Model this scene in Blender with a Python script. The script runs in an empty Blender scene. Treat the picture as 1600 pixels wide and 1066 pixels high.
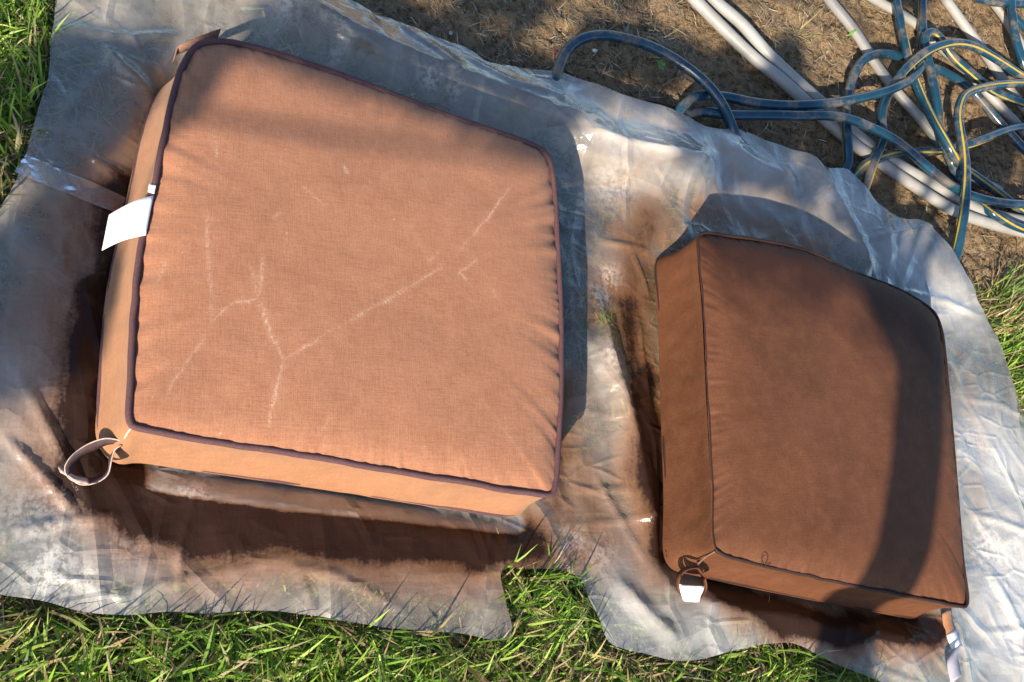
import bpy, bmesh, math, random
import numpy as np
from mathutils import Vector, Matrix, geometry

random.seed(7)
RNG = np.random.default_rng(11)
scene = bpy.context.scene
COL = scene.collection

# ------------------------------------------------------------------ camera
W_, H_, F_ = 1600.0, 1066.0, 1480.0
CAM_Z = 1.33
TILT, HEAD = math.radians(32), math.radians(38)
_u = np.array([math.cos(HEAD), math.sin(HEAD), 0.0]); _z = np.array([0, 0, 1.0])
_d = math.sin(TILT) * _u - math.cos(TILT) * _z
_up = math.cos(TILT) * _u + math.sin(TILT) * _z
_sd = np.cross(_d, _up)
_R = math.cos(HEAD) * _up + math.sin(HEAD) * _sd
_U = math.sin(HEAD) * _up - math.cos(HEAD) * _sd
cam_data = bpy.data.cameras.new('camera')
cam_data.sensor_width = 36.0
cam_data.lens = 36.0 * F_ / W_
cam_data.clip_start = 0.02
cam_data.clip_end = 500
cam = bpy.data.objects.new('camera', cam_data)
COL.objects.link(cam)
M = Matrix(((_R[0], _U[0], -_d[0], 0), (_R[1], _U[1], -_d[1], 0), (_R[2], _U[2], -_d[2], CAM_Z), (0, 0, 0, 1)))
cam.matrix_world = M
scene.camera = cam

# ------------------------------------------------------------------ sky, sun, exposure
SUN_EL, SUN_AZ = math.radians(29), math.radians(51)      # SUN_AZ: the way the light travels over the ground
TO_SUN = np.array([-math.cos(SUN_AZ) * math.cos(SUN_EL), -math.sin(SUN_AZ) * math.cos(SUN_EL), math.sin(SUN_EL)])
world = bpy.data.worlds.new('World'); scene.world = world; world.use_nodes = True
wn = world.node_tree.nodes; wl = world.node_tree.links
sky = wn.new('ShaderNodeTexSky'); sky.sky_type = 'NISHITA'; sky.sun_disc = False
sky.sun_elevation = SUN_EL
sky.sun_rotation = math.atan2(TO_SUN[0], TO_SUN[1]) % (2 * math.pi)
sky.air_density = 1.0; sky.dust_density = 0.6; sky.ozone_density = 3.0
wl.new(sky.outputs[0], wn['Background'].inputs[0])
wn['Background'].inputs[1].default_value = 0.115
sl = bpy.data.lights.new('sun', 'SUN'); sl.energy = 5.0; sl.angle = math.radians(0.5); sl.color = (1.0, 0.86, 0.68)
so = bpy.data.objects.new('sun', sl); COL.objects.link(so)
so.rotation_euler = Vector(TO_SUN).to_track_quat('Z', 'Y').to_euler()
so.location = (-2, -3, 4)
scene.view_settings.view_transform = 'Standard'; scene.view_settings.look = 'None'
scene.view_settings.gamma = 1.0; scene.view_settings.use_curve_mapping = False
scene.view_settings.exposure = 0.85
scene.cycles.use_adaptive_sampling = True; scene.cycles.adaptive_threshold = 0.02
scene.cycles.max_bounces = 5; scene.cycles.diffuse_bounces = 2; scene.cycles.glossy_bounces = 2; scene.cycles.transmission_bounces = 3; scene.cycles.transparent_max_bounces = 8

# ------------------------------------------------------------------ helpers
def P(px, py, z=0.0):
    """photo pixel -> point at height z"""
    v = (px - W_ / 2) * _R + (H_ / 2 - py) * _U + F_ * _d
    s = (z - CAM_Z) / v[2]
    return np.array([v[0] * s, v[1] * s, z])
def PP(pts, z=0.0):
    return np.array([P(x, y, z) for x, y in pts])

def _hash(ix, iy, seed):
    h = (ix.astype(np.int64) * 374761393 + iy.astype(np.int64) * 668265263 + seed * 1274126177) & 0xffffffff
    h = ((h ^ (h >> 13)) * 1274126177) & 0xffffffff
    h = (h ^ (h >> 16)) & 0xffffffff
    return h / 4294967295.0
def vnoise(x, y, seed=0):
    ix, iy = np.floor(x), np.floor(y); fx, fy = x - ix, y - iy
    fx = fx * fx * (3 - 2 * fx); fy = fy * fy * (3 - 2 * fy)
    a = _hash(ix, iy, seed); b = _hash(ix + 1, iy, seed); c = _hash(ix, iy + 1, seed); d = _hash(ix + 1, iy + 1, seed)
    return (a * (1 - fx) + b * fx) * (1 - fy) + (c * (1 - fx) + d * fx) * fy
def fbm(x, y, seed=0, o=4):
    s = 0; a = .5
    for k in range(o):
        s = s + a * vnoise(x * 2 ** k, y * 2 ** k, seed + k); a *= .5
    return s / (1 - .5 ** o)
def facet(x, y, seed=0):
    """piecewise flat crumple: random heights on a triangle lattice, joined by flat facets"""
    sx = x + 0.5773 * y * .5; sy = y * .8660
    ix, iy = np.floor(sx), np.floor(sy); fx, fy = sx - ix, sy - iy
    a = _hash(ix, iy, seed); b = _hash(ix + 1, iy, seed); c = _hash(ix, iy + 1, seed); d = _hash(ix + 1, iy + 1, seed)
    lo = a + (b - a) * fx + (c - a) * fy
    hi = d + (c - d) * (1 - fx) + (b - d) * (1 - fy)
    return np.where(fx + fy < 1, lo, hi)
def seg_dist(x, y, poly):
    """distance to a polyline and position along it 0..1"""
    best = np.full(np.shape(x), 1e9); par = np.zeros(np.shape(x))
    L = np.r_[0, np.cumsum(np.hypot(*np.diff(np.asarray(poly)[:, :2], axis=0).T))]
    for i in range(len(poly) - 1):
        ax, ay = poly[i][:2]; bx, by = poly[i + 1][:2]
        dx, dy = bx - ax, by - ay; l2 = dx * dx + dy * dy + 1e-12
        t = np.clip(((x - ax) * dx + (y - ay) * dy) / l2, 0, 1)
        dd = np.hypot(x - ax - t * dx, y - ay - t * dy)
        m = dd < best
        best = np.where(m, dd, best); par = np.where(m, (L[i] + t * math.sqrt(l2)) / L[-1], par)
    return best, par
def inside(x, y, poly):
    r = np.zeros(np.shape(x), bool); n = len(poly)
    for i in range(n):
        x1, y1 = poly[i][:2]; x2, y2 = poly[(i + 1) % n][:2]
        c = ((y1 > y) != (y2 > y))
        with np.errstate(divide='ignore', invalid='ignore'):
            xi = (x2 - x1) * (y - y1) / (y2 - y1) + x1
        r ^= c & (x < xi)
    return r
def sstep(a, b, v):
    t = np.clip((v - a) / (b - a), 0, 1); return t * t * (3 - 2 * t)
def catmull(pts, step, closed=False):
    pts = np.asarray(pts, float); n = len(pts); out = []
    rng = range(n if closed else n - 1)
    for i in rng:
        p1, p2 = pts[i], pts[(i + 1) % n]
        p0 = pts[(i - 1) % n] if closed or i > 0 else 2 * p1 - p2
        p3 = pts[(i + 2) % n] if closed or i < n - 2 else 2 * p2 - p1
        k = max(1, int(np.linalg.norm(p2 - p1) / step))
        d1 = max(np.linalg.norm(p1 - p0), 1e-6) ** .5; d2 = max(np.linalg.norm(p2 - p1), 1e-6) ** .5; d3 = max(np.linalg.norm(p3 - p2), 1e-6) ** .5
        m1 = (p1 - p0) / d1 - (p2 - p0) / (d1 + d2) + (p2 - p1) / d2
        m2 = (p2 - p1) / d2 - (p3 - p1) / (d2 + d3) + (p3 - p2) / d3
        m1 *= d2; m2 *= d2
        for j in range(k):
            t = j / k
            out.append((2*t**3-3*t**2+1)*p1 + (t**3-2*t**2+t)*m1 + (-2*t**3+3*t**2)*p2 + (t**3-t**2)*m2)
    if not closed: out.append(pts[-1])
    return np.array(out)
def resample(pts, n, closed=True):
    pts = np.asarray(pts, float)
    if closed: pts = np.vstack([pts, pts[:1]])
    L = np.r_[0, np.cumsum(np.linalg.norm(np.diff(pts, axis=0), axis=1))]
    s = np.linspace(0, L[-1], n, endpoint=not closed)
    return np.stack([np.interp(s, L, pts[:, k]) for k in range(pts.shape[1])], 1)

def mesh_obj(name, verts, faces, mat, parent=None, smooth=True, attrs=None, cols=None):
    me = bpy.data.meshes.new(name)
    verts = np.asarray(verts, np.float32)
    me.from_pydata(verts.tolist() if len(verts) < 2000 else list(map(tuple, verts.tolist())), [], faces if isinstance(faces, list) else faces.tolist())
    if smooth: me.polygons.foreach_set('use_smooth', np.ones(len(me.polygons), bool))
    for k, v in (attrs or {}).items():
        a = me.attributes.new(k, 'FLOAT', 'POINT'); a.data.foreach_set('value', np.asarray(v, np.float32))
    for k, v in (cols or {}).items():
        a = me.attributes.new(k, 'FLOAT_COLOR', 'POINT'); a.data.foreach_set('color', np.asarray(v, np.float32).ravel())
    for m in (mat if isinstance(mat, (list, tuple)) else [mat]): me.materials.append(m)
    me.update()
    o = bpy.data.objects.new(name, me); COL.objects.link(o)
    if parent: o.parent = parent
    return o
def thing(name, label, cat, loc=(0, 0, 0), group=None):
    o = bpy.data.objects.new(name, None); COL.objects.link(o)
    o.empty_display_size = .05
    tag(o, label, cat, group); return o
def tag(o, label, cat=None, group=None, kind=None):
    if label: o['label'] = label
    if cat: o['category'] = cat
    if group: o['group'] = group
    if kind: o['kind'] = kind
    return o
def tube_data(path, rad, seg=12, twist=0.0, caps=True):
    path = np.asarray(path, float); n = len(path)
    rad = np.full(n, rad) if np.isscalar(rad) else np.asarray(rad)
    T = np.gradient(path, axis=0); T /= np.linalg.norm(T, axis=1)[:, None] + 1e-12
    N = np.cross(T[0], [0, 0, 1.]); 
    if np.linalg.norm(N) < 1e-3: N = np.array([1., 0, 0])
    N /= np.linalg.norm(N); V = []
    L = 0
    tw = twist if callable(twist) else (lambda s: twist * s)
    for i in range(n):
        N = N - T[i] * (N @ T[i]); N /= np.linalg.norm(N); B = np.cross(T[i], N)
        if i: L += np.linalg.norm(path[i] - path[i - 1])
        a = np.arange(seg) * 2 * math.pi / seg + tw(L)
        V.append(path[i] + rad[i] * (np.cos(a)[:, None] * N + np.sin(a)[:, None] * B))
    V = np.concatenate(V); Fs = []
    for i in range(n - 1):
        for j in range(seg):
            k = (j + 1) % seg
            Fs.append((i * seg + j, i * seg + k, (i + 1) * seg + k, (i + 1) * seg + j))
    if caps:
        Fs.append(tuple(range(seg))[::-1]); Fs.append(tuple((n - 1) * seg + j for j in range(seg)))
    return V, Fs
def closed_tube(path, rad, seg=10):
    path = np.asarray(path); n = len(path)
    T = np.roll(path, -1, 0) - np.roll(path, 1, 0); T /= np.linalg.norm(T, axis=1)[:, None]
    Z = np.array([0, 0, 1.]); N = np.cross(T, Z); N /= np.linalg.norm(N, axis=1)[:, None]; B = np.cross(N, T)
    a = np.arange(seg) * 2 * math.pi / seg
    rad = np.full(n, rad) if np.isscalar(rad) else np.asarray(rad)
    V = path[:, None, :] + rad[:, None, None] * (np.cos(a)[None, :, None] * N[:, None, :] + np.sin(a)[None, :, None] * B[:, None, :])
    F = [(i * seg + j, i * seg + (j + 1) % seg, ((i + 1) % n) * seg + (j + 1) % seg, ((i + 1) % n) * seg + j) for i in range(n) for j in range(seg)]
    return V.reshape(-1, 3), F
def ribbon(path, side, width, thick=.0012):
    """strip along path; side = unit vector(s) across; gets real thickness"""
    path = np.asarray(path); n = len(path)
    side = np.tile(np.asarray(side, float), (n, 1)) if np.ndim(side) == 1 else np.asarray(side, float)
    T = np.gradient(path, axis=0); T /= np.linalg.norm(T, axis=1)[:, None] + 1e-12
    Nn = np.cross(T, side); Nn /= np.linalg.norm(Nn, axis=1)[:, None] + 1e-12
    w = np.full(n, width) if np.isscalar(width) else np.asarray(width)
    rows = []
    for a, b in ((-.5, -.5), (0, -.5), (.5, -.5), (.5, .5), (0, .5), (-.5, .5)):
        rows.append(path + side * (w * a)[:, None] + Nn * thick * b)
    V = np.stack(rows, 1).reshape(-1, 3)
    F = [(i * 6 + j, i * 6 + (j + 1) % 6, (i + 1) * 6 + (j + 1) % 6, (i + 1) * 6 + j) for i in range(n - 1) for j in range(6)]
    F += [(0, 5, 4, 3, 2, 1), tuple((n - 1) * 6 + j for j in range(6))]
    return V, F

# ------------------------------------------------------------------ materials
class NT:
    def __init__(s, name):
        s.m = bpy.data.materials.new(name); s.m.use_nodes = True
        s.n = s.m.node_tree.nodes; s.l = s.m.node_tree.links; s.n.clear()
        s.out = s.n.new('ShaderNodeOutputMaterial')
    def __call__(s, t, ins=None, **kw):
        nd = s.n.new('ShaderNode' + t)
        for k, v in kw.items(): setattr(nd, k, v)
        for k, v in (ins or {}).items():
            i = nd.inputs[k]
            if hasattr(v, 'is_linked') or hasattr(v, 'node'): s.l.new(v, i)
            else: i.default_value = v
        return nd
    def math(s, op, a, b=0.0, clamp=False):
        return s('Math', {0: a, 1: b}, operation=op, use_clamp=clamp).outputs[0]
    def mix(s, f, a, b, bt='MIX'):
        nd = s.n.new('ShaderNodeMix'); nd.data_type = 'RGBA'; nd.blend_type = bt
        for i, v in ((0, f), (6, a), (7, b)):
            if hasattr(v, 'node'): s.l.new(v, nd.inputs[i])
            else: nd.inputs[i].default_value = v if i == 0 else (*v, 1)
        return nd.outputs[2]
    def noise(s, scale, detail=3, rough=.55, vec=None, dist=0.0):
        ins = {'Scale': scale, 'Detail': detail, 'Roughness': rough, 'Distortion': dist}
        if vec is not None: ins['Vector'] = vec
        return s('TexNoise', ins).outputs[0]
    def coord(s, scale=None, rot=None):
        c = s('TexCoord').outputs['Object']
        if scale is None: return c
        ins = {'Vector': c, 'Scale': scale}
        if rot is not None: ins['Rotation'] = rot
        return s('Mapping', ins).outputs[0]
    def attr(s, name): return s('Attribute', attribute_name=name)
    def ramp(s, f, lo, hi, a=0.0, b=1.0):
        return s('MapRange', {0: f, 1: lo, 2: hi, 3: a, 4: b}, clamp=True).outputs[0]
    def bump(s, h, strength=.3, dist=.001, normal=None):
        ins = {'Height': h, 'Strength': strength, 'Distance': dist}
        if normal is not None: ins['Normal'] = normal
        return s('Bump', ins).outputs[0]
    def done(s, sh): s.l.new(sh, s.out.inputs[0]); return s.m
    def pbsdf(s, col, rough=.8, normal=None, spec=.3, **kw):
        ins = {'Roughness': rough, 'Specular IOR Level': spec}
        ins['Base Color'] = col if hasattr(col, 'node') else (*col, 1)
        if normal is not None: ins['Normal'] = normal
        ins.update(kw)
        return s('BsdfPrincipled', ins).outputs[0]

def mat_fabric(name, base, dark, light, mark=False, rough=.9, spec=.15, mottle=.5, sheen=.1, far_shade=False, weave=.55):
    t = NT(name); c = t.coord()
    wx = t.noise(1.0, 2, .6, t.coord((760, 34, 60), (0, 0, .13))); wy = t.noise(1.0, 2, .6, t.coord((34, 760, 60), (0, 0, .13)))
    big = t.noise(7, 4, .6, c); mid = t.noise(38, 4, .65, c); fine = t.noise(420, 2, .6, c)
    col = t.mix(t.ramp(big, .35, .68), base, dark)
    col = t.mix(t.math('MULTIPLY', t.ramp(mid, .45, .75), mottle), col, light)
    thr = t.math('ADD', t.ramp(wx, .3, .7), t.ramp(wy, .3, .7))
    col = t.mix(t.ramp(thr, .5, 1.5, .0, weave), col, light)
    col = t.mix(t.ramp(fine, .50, .66, 0, .6), col, dark)
    if far_shade:
        ca = t.attr('far_shade').outputs['Fac']
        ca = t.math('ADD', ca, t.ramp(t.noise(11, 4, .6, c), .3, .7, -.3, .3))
        col = t.mix(t.ramp(ca, .15, .9, 0, .85), col, (.036, .014, .0085))  # shade towards the far side, mixed into the paint colour
    if mark:
        a = t.attr('mark').outputs['Fac']
        br = t.math('MULTIPLY', t.ramp(t.noise(260, 3, .7, c), .36, .62), t.ramp(t.noise(26, 2, .5, c), .3, .6, .25, 1))
        col = t.mix(t.math('MULTIPLY', t.math('MULTIPLY', a, br), .75, True), col, (.72, .50, .37))
        sp = t.ramp(t.noise(90, 2, .5, c), .77, .82)
        col = t.mix(t.math('MULTIPLY', sp, .5), col, (.8, .6, .48))
    h = t.math('ADD', t.math('ADD', t.math('MULTIPLY', wx, .5), t.math('MULTIPLY', wy, .5)), t.math('MULTIPLY', mid, 1.4))
    nrm = t.bump(h, .5, .0016)
    return t.done(t.pbsdf(col, rough, nrm, spec, **{'Sheen Weight': sheen, 'Sheen Roughness': .5}))
MAT = {}
MAT['tan'] = mat_fabric('faded_brown_canvas', (.335, .152, .084), (.272, .118, .065), (.425, .210, .125), True)
MAT['tan_side'] = mat_fabric('faded_brown_canvas_side', (.335, .162, .080), (.275, .128, .064), (.385, .195, .102), False)
MAT['paint'] = mat_fabric('painted_brown_canvas', (.130, .052, .025), (.092, .036, .017), (.175, .074, .038), False, .60, .18, .5, 0.0, False, .22)
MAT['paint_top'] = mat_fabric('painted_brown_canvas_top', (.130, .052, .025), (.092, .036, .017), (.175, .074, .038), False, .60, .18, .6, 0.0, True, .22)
def mat_simple(name, a, b, scale=60, rough=.8, spec=.2, bump=.2, bd=.001, dust_glow=None):
    t = NT(name); c = t.coord()
    col = t.mix(t.ramp(t.noise(scale, 4, .6, c), .35, .68), a, b)
    if dust_glow:
        col = t.mix(t.ramp(t.noise(dust_glow[1], 5, .65, c), dust_glow[2], dust_glow[3], 0, dust_glow[4]), col, dust_glow[0])
    nrm = t.bump(t.noise(scale * 6, 3, .6, c), bump, bd)
    return t.done(t.pbsdf(col, rough, nrm, spec))
MAT['piping'] = mat_simple('plum_brown_piping', (.115, .060, .062), (.085, .042, .046), 300, .75, .25, .5, .001)
MAT['piping_dark'] = mat_simple('dark_brown_piping', (.040, .018, .014), (.028, .013, .010), 300, .7, .3, .5, .001)
MAT['strap'] = mat_simple('brown_strap', (.24, .14, .10), (.16, .09, .075), 200, .85, .2, .4, .0008)
MAT['strap_pale'] = mat_simple('pale_strap_edge', (.62, .50, .42), (.42, .32, .27), 240, .85, .2, .4, .0008)
MAT['tagcloth'] = mat_simple('white_label_cloth', (.86, .85, .83), (.80, .79, .78), 80, .8, .2, .2, .0005)
MAT['hose'] = mat_simple('blue_hose_vinyl', (.012, .055, .092), (.008, .036, .062), 30, .17, .6, .08, .0006, ((.21, .155, .10), 17, .50, .66, .8))
MAT['hose_stripe'] = mat_simple('yellow_hose_stripe', (.46, .33, .025), (.36, .26, .025), 200, .42, .45, .15, .0006, ((.21, .155, .10), 26, .50, .68, .75))
MAT['pipe'] = mat_simple('grey_plastic_pipe', (.33, .325, .305), (.27, .265, .245), 18, .45, .4, .1, .0006, ((.23, .17, .11), 14, .56, .74, .6))
MAT['green'] = mat_simple('green_tie', (.12, .30, .06), (.09, .24, .05), 100)

def mat_blade(name, rough=.5, trans=.35):
    t = NT(name); a = t.attr('col').outputs['Color']
    d = t.pbsdf(a, rough, None, .35)
    tr = t('BsdfTranslucent', {'Color': a}).outputs[0]
    return t.done(t('MixShader', {0: trans, 1: d, 2: tr}).outputs[0])
MAT['blade'] = mat_blade('grass_blade'); MAT['straw'] = mat_blade('dry_straw', .7, .15)
MAT['leaf'] = mat_blade('tree_leaf', .5, .3)
MAT['bark'] = mat_simple('tree_bark', (.14, .10, .07), (.08, .055, .04), 40, .9, .1, .8, .006)

def mat_ground():
    t = NT('soil_and_turf'); c = t.coord()
    m = t.attr('dirt').outputs['Fac']
    n1 = t.noise(9, 5, .62, c); n2 = t.noise(60, 5, .68, c); n3 = t.noise(330, 3, .6, c)
    soil = t.mix(t.ramp(n1, .33, .68), (.34, .235, .13), (.22, .148, .083))
    soil = t.mix(t.ramp(n2, .45, .72, 0, .75), soil, (.36, .265, .165))
    soil = t.mix(t.ramp(n3, .56, .74, 0, .7), soil, (.46, .36, .23))
    soil = t.mix(t.ramp(n2, .36, .50, .8, 0), soil, (.060, .040, .026))
    turf = t.mix(t.ramp(n2, .35, .65), (.090, .120, .030), (.170, .230, .055))
    turf = t.mix(t.ramp(n1, .45, .7, 0, .6), turf, (.11, .085, .045))
    col = t.mix(m, turf, soil)
    nrm = t.bump(t.math('ADD', n2, t.math('MULTIPLY', n3, .6)), 1.0, .012)
    return t.done(t.pbsdf(col, .95, nrm, .1))
MAT['ground'] = mat_ground()
MAT['clod'] = mat_simple('soil_clod', (.19, .14, .09), (.11, .078, .05), 90, .95, .1, .7, .003)

def mat_film():
    t = NT('polythene_film'); c = t.coord()
    spray = t.attr('spray').outputs['Fac']; scuff = t.attr('scuff').outputs['Fac']; haze_glare = t.attr('haze_glare').outputs['Fac']
    n1 = t.noise(5, 4, .6, c); n2 = t.noise(24, 5, .65, c, 1.2); n3 = t.noise(110, 4, .7, c)
    fold = t.noise(1.0, 4, .6, t.coord((9, 40, 20), (0, 0, .5)), 1.5)
    wr = t.noise(1.0, 3, .6, t.coord((50, 14, 20), (0, 0, -.4)), 2.0)
    h = t.math('ADD', t.math('ADD', t.math('MULTIPLY', n2, .6), t.math('MULTIPLY', n3, .12)), t.math('ADD', t.math('MULTIPLY', fold, .7), t.math('MULTIPLY', wr, .5)))
    wv = t('VectorMath', {0: c, 1: t('VectorMath', {0: t('TexNoise', {'Scale': 4.0, 'Detail': 3.0, 'Vector': c}).outputs['Color'], 1: (.16, .16, .16)}, operation='MULTIPLY').outputs[0]}, operation='ADD').outputs[0]
    v1 = t('TexVoronoi', {'Vector': wv, 'Scale': 8.0}, voronoi_dimensions='2D').outputs['Distance']
    v2 = t('TexVoronoi', {'Vector': wv, 'Scale': 21.0}, voronoi_dimensions='2D').outputs['Distance']
    wv2 = t('VectorMath', {0: c, 1: t('VectorMath', {0: t('TexNoise', {'Scale': 3.0, 'Detail': 2.0, 'Vector': c}).outputs['Color'], 1: (.05, .05, .05)}, operation='MULTIPLY').outputs[0]}, operation='ADD').outputs[0]
    def edges(sc, rot, sx, sy, w):
        q = t('Mapping', {'Vector': wv2, 'Rotation': (0, 0, rot), 'Scale': (sx, sy, 1)}).outputs[0]
        e = t('TexVoronoi', {'Vector': q, 'Scale': sc}, voronoi_dimensions='2D', feature='DISTANCE_TO_EDGE').outputs['Distance']
        return t.ramp(e, 0, w, 1, 0)
    E1 = edges(4.2, .5, 1, .55, .07); E2 = edges(9.0, -.3, 1, .5, .09); E3 = edges(22.0, .9, .6, 1, .12)
    msk = t.ramp(t.noise(6, 2, .5, c), .42, .6); msk2 = t.ramp(t.noise(9, 2, .5, c), .46, .58)
    E1 = t.math('MULTIPLY', E1, t.ramp(msk2, 0, 1, .35, 1)); E2 = t.math('MULTIPLY', E2, msk); E3 = t.math('MULTIPLY', E3, msk2)
    h = t.math('ADD', t.math('MULTIPLY', h, .50), t.math('ADD', t.math('ADD', t.math('MULTIPLY', E1, 2.0), t.math('MULTIPLY', E2, 1.3)), t.math('MULTIPLY', E3, .6)))
    h = t.math('ADD', h, t.math('ADD', t.math('MULTIPLY', v1, 2.2), t.math('MULTIPLY', v2, .8)))
    nrm = t.bump(h, .38, .008)
    film = t('BsdfTransparent', {'Color': (.93, .94, .93, 1)}).outputs[0]
    dust_glow = t.math('MULTIPLY', t.attr('dust_glow').outputs['Fac'], t.ramp(t.noise(1.0, 4, .65, t.coord((7, 13, 8), (0, 0, .5)), 1.0), .36, .66, .12, .62))  # tan of sunlit soil, seen through and mirrored, put into the film colour
    white = t.mix(dust_glow, (.86, .85, .80), (.60, .40, .235))
    dif = t('BsdfDiffuse', {'Color': white, 'Normal': nrm}).outputs[0]
    trl = t('BsdfTranslucent', {'Color': white, 'Normal': nrm}).outputs[0]
    milk = t('MixShader', {0: .35, 1: dif, 2: trl}).outputs[0]
    op = t.math('ADD', t.math('ADD', haze_glare, t.ramp(n2, .4, .7, -.05, .07)), t.ramp(n1, .35, .65, -.10, .08))
    op = t.math('ADD', op, t.math('ADD', t.math('MULTIPLY', t.ramp(n3, .62, .78), .12), t.math('ADD', t.math('MULTIPLY', dust_glow, .16), t.math('ADD', t.math('MULTIPLY', E1, .16), t.math('MULTIPLY', E2, .10)))))
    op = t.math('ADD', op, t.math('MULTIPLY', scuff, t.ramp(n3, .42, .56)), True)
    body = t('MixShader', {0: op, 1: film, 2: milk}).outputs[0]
    # overspray of brown paint
    streak = t.noise(1.0, 4, .7, t.coord((95, 12, 20), (0, 0, .12)), .6)
    sp = t.math('ADD', spray, t.math('MULTIPLY', t.math('SUBTRACT', streak, .5), t.ramp(spray, .02, .3, 0, .30)))
    sp = t.math('ADD', sp, t.math('MULTIPLY', t.math('SUBTRACT', n2, .5), t.ramp(spray, .02, .25, 0, .50)))
    sp = t.math('ADD', sp, t.math('MULTIPLY', t.math('SUBTRACT', t.noise(240, 3, .7, c), .5), t.ramp(spray, .02, .2, 0, .30)))
    spf = t.ramp(sp, .03, .80, 0, .98)
    pcol = t.mix(t.ramp(sp, .30, .78), (.42, .155, .045), (.030, .013, .008))
    pd = t('BsdfDiffuse', {'Color': pcol, 'Normal': nrm}).outputs[0]
    pt = t('BsdfTranslucent', {'Color': (.45, .15, .04, 1), 'Normal': nrm}).outputs[0]
    paint = t('MixShader', {0: .22, 1: pd, 2: pt}).outputs[0]
    body = t('MixShader', {0: spf, 1: body, 2: paint}).outputs[0]
    fr = t('Fresnel', {'IOR': 1.5, 'Normal': nrm}).outputs[0]
    gl = t('BsdfGlossy', {'Color': (1, 1, 1, 1), 'Roughness': .18, 'Normal': nrm}).outputs[0]
    return t.done(t('MixShader', {0: t.math('MULTIPLY', t.math('MULTIPLY', fr, 1.9, True), t.ramp(spf, 0.0, .7, 1.0, .15)), 1: body, 2: gl}).outputs[0])
MAT['film'] = mat_film()

# ------------------------------------------------------------------ outlines traced from the photo
Z0 = .014                       # the cushions rest on the film
THK = .116
ZT = Z0 + THK                   # seam height of the cushion tops
BIG = [(312, 68), (345, 64), (400, 74), (500, 105), (600, 141), (700, 180), (780, 207), (828, 224), (849, 236), (861, 256), (867, 300), (873, 400), (877, 500), (877, 600), (873, 700), (867, 762), (861, 774), (845, 774), (700, 751), (540, 724), (400, 702), (300, 686), (218, 671), (205, 667), (200, 655), (202, 600), (207, 500), (214, 420), (226, 350), (240, 290), (256, 210), (275, 130), (293, 86)]
SMALL = [(1098, 364), (1140, 368), (1200, 377), (1260, 391), (1330, 423), (1400, 450), (1440, 472), (1460, 489), (1471, 515), (1481, 600), (1490, 700), (1498, 800), (1505, 880), (1512, 940), (1508, 949), (1496, 948), (1440, 937), (1350, 919), (1250, 898), (1165, 878), (1124, 866), (1116, 858), (1112, 750), (1104, 600), (1098, 480), (1091, 400), (1090, 372)]
big_out = resample(catmull(PP(BIG, ZT), .004, True), 720)
small_out = resample(catmull(PP(SMALL, ZT), .004, True), 720)

SHEET = [(88, 0), (80, 60), (75, 120), (64, 152), (50, 200), (40, 240), (20, 290), (0, 322), (-50, 400), (-90, 600), (-75, 800), (-40, 905), (0, 928), (70, 941), (120, 954), (195, 962), (250, 956), (330, 960), (380, 955), (450, 957), (520, 966), (600, 980), (660, 986), (720, 990), (795, 998), (791, 940), (787, 888), (816, 888), (858, 889), (892, 894), (911, 908), (919, 934), (934, 965), (950, 1003), (972, 1014), (1010, 1022), (1050, 1031), (1075, 1032), (1112, 1027), (1157, 1014), (1202, 1006), (1240, 1004), (1277, 1021), (1319, 1042), (1360, 1059), (1420, 1085), (1520, 1130), (1660, 1160), (1760, 1100), (1740, 900), (1690, 780), (1600, 640), (1580, 590), (1560, 530), (1531, 474), (1520, 443), (1503, 413), (1485, 385), (1468, 368), (1442, 345), (1414, 339), (1395, 331), (1372, 314), (1356, 293), (1344, 282), (1327, 265), (1285, 256), (1250, 242), (1212, 222), (1175, 207), (1150, 199), (1120, 200), (1100, 195), (1070, 176), (1037, 165), (1000, 155), (950, 137), (900, 120), (875, 110), (849, 107), (800, 101), (762, 94), (744, 82), (702, 64), (642, 36), (586, 17), (549, 0), (470, -45), (330, -80), (200, -85), (100, -60)]

# soil bed lies beyond this line, lawn on this side
_DA, _DB = P(380, 20), P(1640, 520)
_dn = np.array([-(_DB - _DA)[1], (_DB - _DA)[0]]); _dn /= np.linalg.norm(_dn)
def dirt_d(x, y): return (x - _DA[0]) * _dn[0] + (y - _DA[1]) * _dn[1]
def dirt_mask(x, y): return sstep(-.06, .06, dirt_d(x, y) + .10 * (fbm(x * 6, y * 6, 3, 3) - .5))
def ground_z(x, y):
    m = dirt_mask(x, y)
    clod = .026 * (fbm(x * 20, y * 20, 21, 3) - .5) + .018 * (fbm(x * 65, y * 65, 31, 2) - .5) + .03 * (fbm(x * 4, y * 4, 41, 2) - .5)
    return m * (clod - .012) + (1 - m) * .006 * (fbm(x * 15, y * 15, 51, 2) - .5)

# ------------------------------------------------------------------ ground
def axis(lo, hi, step, far):
    a = list(np.arange(lo, hi, step)); s = step; p = hi
    while p < far: a.append(p); s *= 1.35; p += s
    a.append(far); s = step; p = lo - s; b = []
    while p > -far: b.append(p); s *= 1.35; p -= s
    b.append(-far); return np.array(b[::-1] + a)
def build_ground():
    xs = axis(-.35, 2.6, .0052, 60); ys = axis(-.3, 1.95, .0052, 60)
    X, Y = np.meshgrid(xs, ys); nx, ny = len(xs), len(ys)
    Z = ground_z(X, Y)
    V = np.stack([X, Y, Z], -1).reshape(-1, 3)
    idx = np.arange(nx * ny).reshape(ny, nx)
    F = np.stack([idx[:-1, :-1], idx[:-1, 1:], idx[1:, 1:], idx[1:, :-1]], -1).reshape(-1, 4)
    o = mesh_obj('ground', V, F, MAT['ground'], attrs={'dirt': dirt_mask(X, Y).ravel()})
    o['kind'] = 'structure'
build_ground()

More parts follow.
